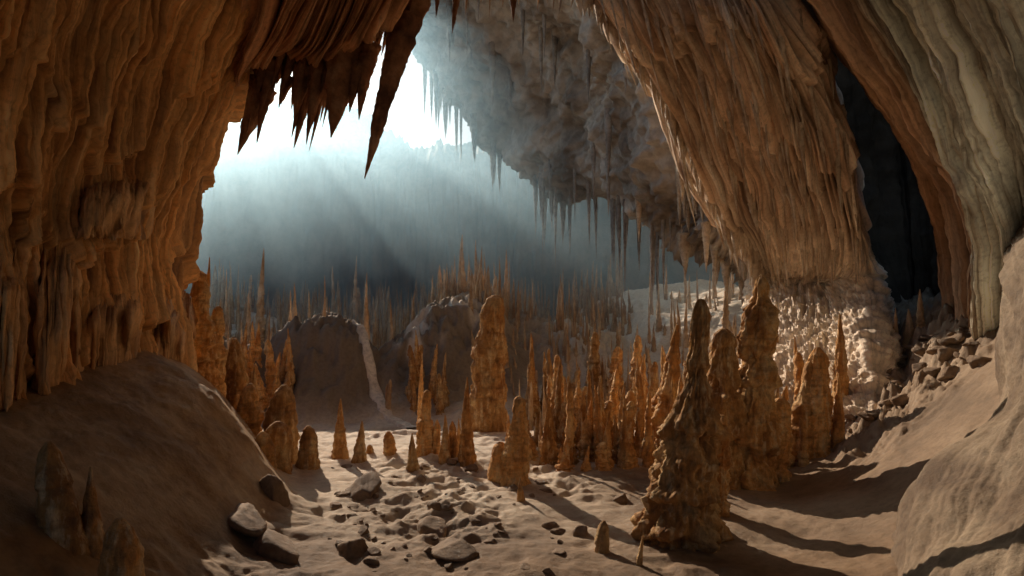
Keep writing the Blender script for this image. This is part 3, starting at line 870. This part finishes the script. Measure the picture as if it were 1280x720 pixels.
# dense stand in front of the bright slope
crowd(108, lambda g: ((lambda t: (655 + 205 * t, g.uniform(505 - 10 * t, 588 + 0 * t)))(g.random())), lambda g, x, y: (26, 108), (9, 20),
      "amber stalagmite packed in the dense stand before the bright slope", "dense stand of stalagmites", False, 1)
crowd(34, lambda g: (g.uniform(860, 1010), g.uniform(520, 585)), lambda g, x, y: (60, 140), (10, 22),
      "brown stalagmite crowded behind the big right hand towers", "stalagmites behind the towers", False, 2)
crowd(48, lambda g: (g.uniform(640, 960), g.uniform(425, 500)), lambda g, x, y: (20, 60), (3, 7),
      "thin cream stalagmite on the sunlit far slope", "stalagmites on the sunlit slope", True, 3)
crowd(44, lambda g: (g.gauss(594, 36), g.uniform(38, 45)), lambda g, x, y: (24, 72), (4.5, 9),
      "pale needle stalagmite on the crest of the central hill", "needles on the central hill", True, 4)
crowd(40, lambda g: (g.uniform(270, 548), g.uniform(29, 60) if g.random() < 0.75 else g.uniform(28, 34)), lambda g, x, y: (22, 70) if g.random() < 0.8 else (70, 115), (3.5, 8),
      "thin tan needle stalagmite in the misty crowd beyond the left hill", "misty needles beyond the left hill", True, 5)
crowd(16, lambda g: (g.uniform(286, 372), g.uniform(27.5, 29.6)), lambda g, x, y: (30, 85), (9, 16),
      "tan stalagmite of the cluster on the near shoulder left of the dark left hill", "cluster left of the dark hill", False, 6)
crowd(10, lambda g: (g.uniform(505, 570), g.uniform(29.0, 31.5)), lambda g, x, y: (20, 70), (7, 13),
      "tan stalagmite at the foot of the central hill's left flank", "cluster below the central hill", False, 7)
for px, py, tp_, w, lb in [(325, 440, 308, 13, "tallest misty needle beyond the left hill"), (364, 446, 362, 16, "dark tipped misty needle with thick foot on the left hill"),
                           (309, 438, 362, 10, "crooked needle left of the tallest misty needle"), (386, 440, 345, 8, "very thin needle in the mist right of the left hill's top"),
                           (413, 432, 352, 10, "ghostly grey needle in the mist above the pale trail"), (578, 392, 318, 13, "tallest needle on the summit of the central hill"),
                           (824, 412, 368, 9, "single white needle silhouetted on the crest of the bright slope"), (908, 440, 345, 12, "slim lit needle behind the nearest tower's head"),
                           (632, 410, 340, 8, "slim pink needle right of the summit needle"), (550, 420, 354, 9, "thin needle on the left shoulder of the central hill")]:
    stalagmite(px, py, tp_, w, SPIKE, lb, mat=M_MITE_FAR, knob=0.22, bend=0.2, na=16, Y=36.5 if px < 500 else (40 if px < 700 else None))


# beyond the 300 individual ones: the mass of distant needles
bv, bf, off = [], [], 0
rgm = random.Random(77)
cand = []
for k in range(3600):
    q_ = rgm.random()
    if q_ < 0.5: px, Yq = rgm.uniform(262, 570), rgm.uniform(33, 72)
    elif q_ < 0.78: px, Yq = rgm.uniform(500, 780), rgm.uniform(33, 66)
    elif q_ < 0.9: px, Yq = rgm.uniform(640, 950), rgm.uniform(25, 48)
    else: px, Yq = rgm.uniform(650, 1010), rgm.uniform(16.5, 26)
    p = at(px, 395, Yq); s_ = Yq / F
    cand.append((p[0], p[1], (9 + 58 * rgm.random() ** 2.0) * s_, rgm.uniform(3, 7) * (1.4 if q_ > 0.9 else 1) * 0.5 * s_, rgm.random()))
cand = np.array(cand)
cand = cand[perlin(cand[:, 0] * 0.22, cand[:, 1] * 0.16, None, 951) > -0.27 + 0.3 * cand[:, 4]]
a8 = np.linspace(0, 2 * math.pi, 6, endpoint=False)
cz = terrain(cand[:, 0:1] + 1.3 * cand[:, 3:4] * np.cos(a8), cand[:, 1:2] + 1.3 * cand[:, 3:4] * np.sin(a8)).min(1) - 0.1
var = []
for k in range(40):
    V, Fq, cap = lathe(1.0, lambda t: np.interp(t, [q[0] for q in SPIKE], [q[1] for q in SPIKE]) * 0.06, 16, 8, 2000 + k, knob=0.3, bend=0.35)
    var.append((V, np.concatenate([Fq[:, [0, 1, 2]], Fq[:, [0, 2, 3]], cap])))
for k, (x_, y_, h_, r_, _) in enumerate(cand):
    V, T = var[k % 40]
    bv.append(V * np.array([r_ / 0.06, r_ / 0.06, h_ + 0.1]) + np.array([x_, y_, cz[k]])); bf.append(T + off); off += len(V)
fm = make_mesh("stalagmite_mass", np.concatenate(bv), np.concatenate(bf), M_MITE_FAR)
link("stalagmite_mass", fm, label="mass of tiny distant stalagmites fading into the mist", cat="stalagmites", kind="stuff")


# ------------------------------------------------------------------ stalactites
def stalactite(p, tip, r, label, group, mat, na=20, flut=0.5, knob=0.12, name="stalactite", prof=None):
    p = np.array(p, float); tip = np.array(tip, float)
    d = tip - p; h = np.linalg.norm(d)
    NMITE[0] += 1
    pr = prof or [(0, 1.2), (0.15, 1.0), (0.5, 0.66), (0.8, 0.32), (1, 0.04)]
    me = mesh_lathe(name, mat, h, lambda t: np.interp(t, [q[0] for q in pr], [q[1] for q in pr]) * r,
                    int(np.clip(h / r * 5, 20, 70)), na, 500 + NMITE[0], knob=knob, bend=0.08, flut=flut)
    o = link(name, me, label=label, cat="stalactite", group=group, loc=p)
    o.rotation_mode = 'QUATERNION'
    o.rotation_quaternion = Vector(d).to_track_quat('Z', 'Y')
    return o


LG = "stalactites along the lip of the cave mouth"
lip = [  # root px,py  tip px,py  width  Y label
    (330, 108, 297, 193, 22, 14.2, "leftmost hanging stalactite, next to the left wall"),
    (362, 95, 350, 130, 12, 14.0, "shortest fang of the lip"),
    (382, 85, 366, 148, 20, 13.8, "dark fang second from the short one on the lip"),
    (400, 80, 388, 160, 20, 13.7, "narrow fang with frayed tip left of the broad one"),
    (432, 60, 416, 172, 36, 13.4, "broad brown stalactite with blunt split tip"),
    (424, 100, 409, 140, 14, 13.5, "small fang pressed to the broad brown stalactite"),
    (462, 55, 449, 150, 20, 13.3, "slim stalactite between the broad and the longest one"),
    (450, 80, 436, 140, 16, 13.3, "short tooth right of the broad brown stalactite"),
    (508, 20, 454, 222, 27, 13.2, "longest stalactite, a dark leaning dagger before the white light"),
    (522, -5, 492, 95, 26, 13.3, "brown spike hugging the right of the longest dagger"),
    (548, -30, 545, 22, 8, 13.6, "tiny straw at the top edge right of the lip"),
    (572, -25, 566, 42, 9, 13.8, "thin pale straw at the top edge"),
    (642, -25, 642, 28, 10, 14.0, "small dark straw at the middle of the top edge"),
]
for a in lip:
    r = a[4] * 0.5 * a[5] / F
    stalactite(at(a[0], a[1], a[5]), at(a[2], a[3], a[5] + 0.1), r, a[6], LG, M_TITE, na=26, flut=0.7)

g = random.Random(21)
for i in range(46):
    t = (i + g.random()) / 46
    px = 318 + 205 * t; py = float(np.interp(px, [318, 355, 400, 450, 500, 523], [95, 62, 55, 22, -25, -40]))
    ln = (35 + 85 * g.random() ** 1.6) * (0.75 + 0.5 * math.sin(math.pi * t)); Yv = 13.2 + 0.9 * (1 - t) + g.uniform(-0.35, 0.25)
    stalactite(at(px, py, Yv), at(px - ln * g.uniform(0.16, 0.3), py + ln, Yv + 0.1), g.uniform(6, 17) * 0.5 * Yv / F,
               "rust brown fang crowded between the big stalactites of the lip", "fangs of the cave mouth lip", M_TITE, na=18, flut=0.7)

# fringe along the left edge of the column and its tiers
g = random.Random(3)
edge = [(700, -20, 16.6), (740, 5, 17), (772, 40, 17.5), (810, 95, 18.6), (845, 165, 20), (872, 215, 21.4), (897, 268, 23), (922, 305, 24.6), (945, 340, 26.2)]
ts = np.linspace(0, 1, 68)
ex = np.array(edge)
for i, t in enumerate(ts):
    q = [np.interp(t * (len(edge) - 1), range(len(edge)), ex[:, k]) for k in range(3)]
    ln = g.uniform(18, 60) * (0.6 + 0.5 * t)
    w = g.uniform(7, 15)
    dx = g.uniform(0.1, 0.3) * ln
    stalactite(at(q[0] + 6 + g.uniform(-3, 12), q[1] - 8, q[2] - 0.1), at(q[0] + 6 + dx, q[1] + ln, q[2] + 0.1), w * 0.5 * q[2] / F,
               "pale fringe stalactite along the sunward edge of the brown column", "fringe of the brown column", M_TITE_PALE, na=14)
nvb, nub = SB.shape[:2]
for i in range(28):
    u_, v_ = g.uniform(0.12, 0.74), g.uniform(0.12, 0.6)
    a_ = SB[int(v_ * (nvb - 1)), int(u_ * (nub - 1))]; b_ = SB[min(nvb - 1, int((v_ + 0.06) * (nvb - 1))), int(u_ * (nub - 1))]
    dr = (b_ - a_) / np.linalg.norm(b_ - a_) * 0.55 + np.array([0, -0.05, -0.75]); dr /= np.linalg.norm(dr)
    s_ = a_[1] / F; ln = g.uniform(24, 84) * s_
    stalactite(a_ - dr * 0.35 * ln + np.array([-0.02, 0.03, 0]), a_ + dr * ln, g.uniform(4, 9) * 0.5 * s_,
               "short drip stalactite on the fluted face of the brown column", "drips on the brown column", M_TITE_PALE, na=12, flut=0.5)
tv, tf, off = [], [], 0
dv = []
for k in range(12):
    V, Fq, cap = lathe(1.0, lambda t: np.interp(t, [0, 0.15, 0.5, 0.8, 1], [1.2, 1.0, 0.66, 0.32, 0.04]) * 0.06, 18, 9, 3000 + k, knob=0.14, bend=0.1)
    dv.append((V, np.concatenate([Fq[:, [0, 1, 2]], Fq[:, [0, 2, 3]], cap])))
for i in range(190):
    u_, v_ = g.uniform(0.1, 0.76), g.uniform(0.06, 0.62)
    a_ = SB[int(v_ * (nvb - 1)), int(u_ * (nub - 1))]; b_ = SB[min(nvb - 1, int((v_ + 0.06) * (nvb - 1))), int(u_ * (nub - 1))]
    dr = (b_ - a_) / np.linalg.norm(b_ - a_) * 0.55 + np.array([0, -0.05, -0.75]); dr /= np.linalg.norm(dr)
    s_ = a_[1] / F; ln = g.uniform(20, 70) * s_; r_ = g.uniform(3, 7) * 0.5 * s_
    V, T = dv[i % 12]
    m_ = np.array(Vector(dr).to_track_quat('Z', 'Y').to_matrix())
    tv.append((V * np.array([r_ / 0.06, r_ / 0.06, ln * 1.35])) @ m_.T + (a_ - dr * 0.35 * ln + np.array([-0.02, 0.03, 0]))); tf.append(T + off); off += len(V)
link("stalactite_mass", make_mesh("stalactite_mass", np.concatenate(tv), np.concatenate(tf), M_TITE_PALE), label="mass of fine drip needles over the face of the brown column", cat="stalactites", kind="stuff")
for i in range(14):
    px = 575 + i * 10 + g.uniform(-4, 4)
    stalactite(at(px, -30, 14.6), at(px - 3 + g.uniform(-3, 3), g.uniform(0, 24), 14.6), g.uniform(3, 7) * 0.5 * 14.6 / F,
               "short straw stalactite along the middle of the top edge", "straws along the top edge", M_TITE_PALE, na=12)

# thin stalactites under the far ceiling, rooted on its built surface
nvk, nuk = SK.shape[:2]


def far_tites(n, ur, vr, lpx, wpx, label, group, mat, seed):
    rg = random.Random(seed)
    for i in range(n):
        u, v = rg.uniform(*ur), rg.uniform(*vr)
        p = SK[int(v * (nvk - 1)), int(u * (nuk - 1))].copy()
        s = p[1] / F
        ln = rg.uniform(*lpx) * s; r = rg.uniform(*wpx) * 0.5 * s
        p[2] += 0.6
        stalactite(p, p + np.array([0, 0, -ln - 0.6]), r, label, group, mat, na=9, flut=0.3)


far_tites(34, (0.10, 0.52), (0.44, 0.51), (18, 75), (4, 9), "grey straw hanging from the misty edge of the far ceiling", "straws on the far ceiling edge", M_TITE_GREY, 1)
far_tites(30, (0.42, 0.72), (0.40, 0.51), (35, 120), (3, 6), "long thin pale straw hanging into the mist", "long straws in the mist", M_TITE_GREY, 2)
far_tites(46, (0.66, 0.98), (0.2, 0.51), (22, 60), (7, 16), "brown stalactite bunched under the far ceiling beside the column", "brown far stalactites", M_TITE_PALE, 3)
far_tites(16, (0.15, 0.6), (0.12, 0.4), (30, 90), (5, 10), "dark stalactite hanging from the middle of the far ceiling", "dark far stalactites", M_TITE_GREY, 4)


# ------------------------------------------------------------------ loose stones
def stone_mesh(seed, mat):
    n, m = 26, 36
    t = np.linspace(0.02, math.pi - 0.02, n)[:, None]; a = np.linspace(0, 2 * math.pi, m, endpoint=False)[None, :]
    d = np.stack([np.sin(t) * np.cos(a), np.sin(t) * np.sin(a), np.cos(t) + 0 * a], -1)
    rs = np.random.default_rng(seed)
    pl = rs.normal(size=(11, 3)); pl /= np.linalg.norm(pl, axis=1, keepdims=True)
    r = np.full(d.shape[:2], 1.35)
    for nrm in pl: r = np.minimum(r, rs.uniform(0.62, 1.0) / np.maximum((d * nrm).sum(-1), 0.05))
    r = r + 0.10 * fbm(d[..., 0] * 1.1 + seed, d[..., 1] * 1.1, d[..., 2] * 1.1, 4, seed, 0.55)
    return make_mesh("stone", (d * r[..., None]).reshape(-1, 3), grid_faces(n, m, True), mat, smooth=False)


SM = [stone_mesh(800 + i, M_STONE) for i in range(12)]


def stone(px, py, wpx, hpx, dpx, label, group, rg, rot=None, Y=None):
    p = hit(px, py)
    if p is None: return
    s = p[1] / F
    o = link("stone", rg.choice(SM), label=label, cat="stone", group=group, loc=(p[0], p[1], p[2] + hpx * s * 0.08))
    o.scale = (wpx * 0.5 * s, dpx * 0.5 * s, hpx * 0.5 * s)
    o.rotation_euler = rot or (rg.uniform(-0.2, 0.2), rg.uniform(-0.2, 0.2), rg.uniform(0, 6.28))


g = random.Random(9)
for a in [(455, 618, 34, 34, 70, "tilted rounded slab lying on the sunlit floor", (0.2, 0.5, 0.3)), (342, 622, 34, 40, 36, "dark rounded boulder at the toe of the left mound", (0.1, 0, 0)),
          (305, 655, 34, 34, 74, "long dark boulder low on the left of the floor", (0, 0.25, 0.7)), (350, 690, 40, 34, 70, "big dark slab at the bottom edge, right of the long boulder", (0, 0.2, 0.8)),
          (728, 668, 18, 14, 18, "small stone beside the lone stub on the dark sand", (0, 0, 0.4)), (545, 665, 30, 22, 50, "dark lump in the middle of the bumpy floor", (0, 0.2, 0.6)),
          (775, 628, 20, 18, 20, "pale stone in the shade of the dense stand", (0, 0, 0)), (440, 690, 38, 32, 44, "dark boulder at the bottom edge of the bumpy floor", (0, 0, 0.5)),
          (570, 690, 44, 18, 44, "flat dark slab near the bottom centre", (0, 0, 0.2))]:
    stone(*a[:5], a[5], "larger stones on the floor", g, a[6])
for i in range(90):
    w = 4 + 12 * g.random() ** 1.8
    stone(g.uniform(400, 700), g.uniform(575, 715), w, w * g.uniform(0.4, 0.8), w * g.uniform(0.8, 1.6), "small loose stone on the bumpy sunlit floor", "loose stones on the floor", g)
for i in range(80):
    w = 5 + 22 * g.random() ** 2.6
    t = g.random()
    stone(1010 + 210 * t + g.uniform(-20, 30), 530 - 120 * t + g.uniform(-25, 35), w, w * g.uniform(0.4, 0.8), w * g.uniform(0.8, 1.6), "rough stone on the rubble slope below the recess", "rubble on the right slope", g)


# ------------------------------------------------------------------ mist
def box_mesh(name, lo, hi, mat):
    me = bpy.data.meshes.new(name)
    v = [(x, y, z) for x in (lo[0], hi[0]) for y in (lo[1], hi[1]) for z in (lo[2], hi[2])]
    me.from_pydata(v, [], [(0, 1, 3, 2), (4, 6, 7, 5), (0, 4, 5, 1), (2, 3, 7, 6), (0, 2, 6, 4), (1, 5, 7, 3)])
    me.materials.append(mat)
    return me


mm = bpy.data.materials.new("mist"); mm.use_nodes = True
nt = mm.node_tree; nt.nodes.clear()
out = nt.nodes.new("ShaderNodeOutputMaterial"); vs = nt.nodes.new("ShaderNodeVolumeScatter")
vs.inputs["Color"].default_value = (0.46, 0.76, 0.98, 1); vs.inputs["Density"].default_value = 0.0122; vs.inputs["Anisotropy"].default_value = 0.75
nt.links.new(vs.outputs[0], out.inputs["Volume"])
link("mist", box_mesh("mist", (-70, 37, -4), (40, 80, 28), mm), kind="stuff")

# ------------------------------------------------------------------ light
SUN_EL, SUN_AZ = R(25.5), R(-28)
world = bpy.data.worlds.new("World"); scene.world = world; world.use_nodes = True
wn = world.node_tree; bg = wn.nodes["Background"]
sky = wn.nodes.new("ShaderNodeTexSky"); sky.sky_type = 'NISHITA'; sky.sun_disc = False
sky.sun_elevation = SUN_EL; sky.sun_rotation = SUN_AZ
wn.links.new(sky.outputs[0], bg.inputs[0]); bg.inputs[1].default_value = 0.075
sd = bpy.data.lights.new("sun", 'SUN'); sd.energy = 5.0; sd.angle = R(0.5); sd.color = (1.0, 0.9, 0.76)
so = bpy.data.objects.new("sun", sd); COL.objects.link(so)
sdir = Vector((math.sin(SUN_AZ) * math.cos(SUN_EL), math.cos(SUN_AZ) * math.cos(SUN_EL), math.sin(SUN_EL)))
so.rotation_mode = 'QUATERNION'; so.rotation_quaternion = sdir.to_track_quat('Z', 'Y')

scene.render.engine = 'CYCLES'
cy = scene.cycles
cy.max_bounces = 6; cy.diffuse_bounces = 4; cy.glossy_bounces = 2; cy.transmission_bounces = 2; cy.volume_bounces = 1; cy.transparent_max_bounces = 8
cy.use_denoising = True
cy.sample_clamp_indirect = 4.0
scene.view_settings.view_transform = 'Standard'; scene.view_settings.look = 'None'; scene.view_settings.exposure = 0; scene.view_settings.gamma = 1
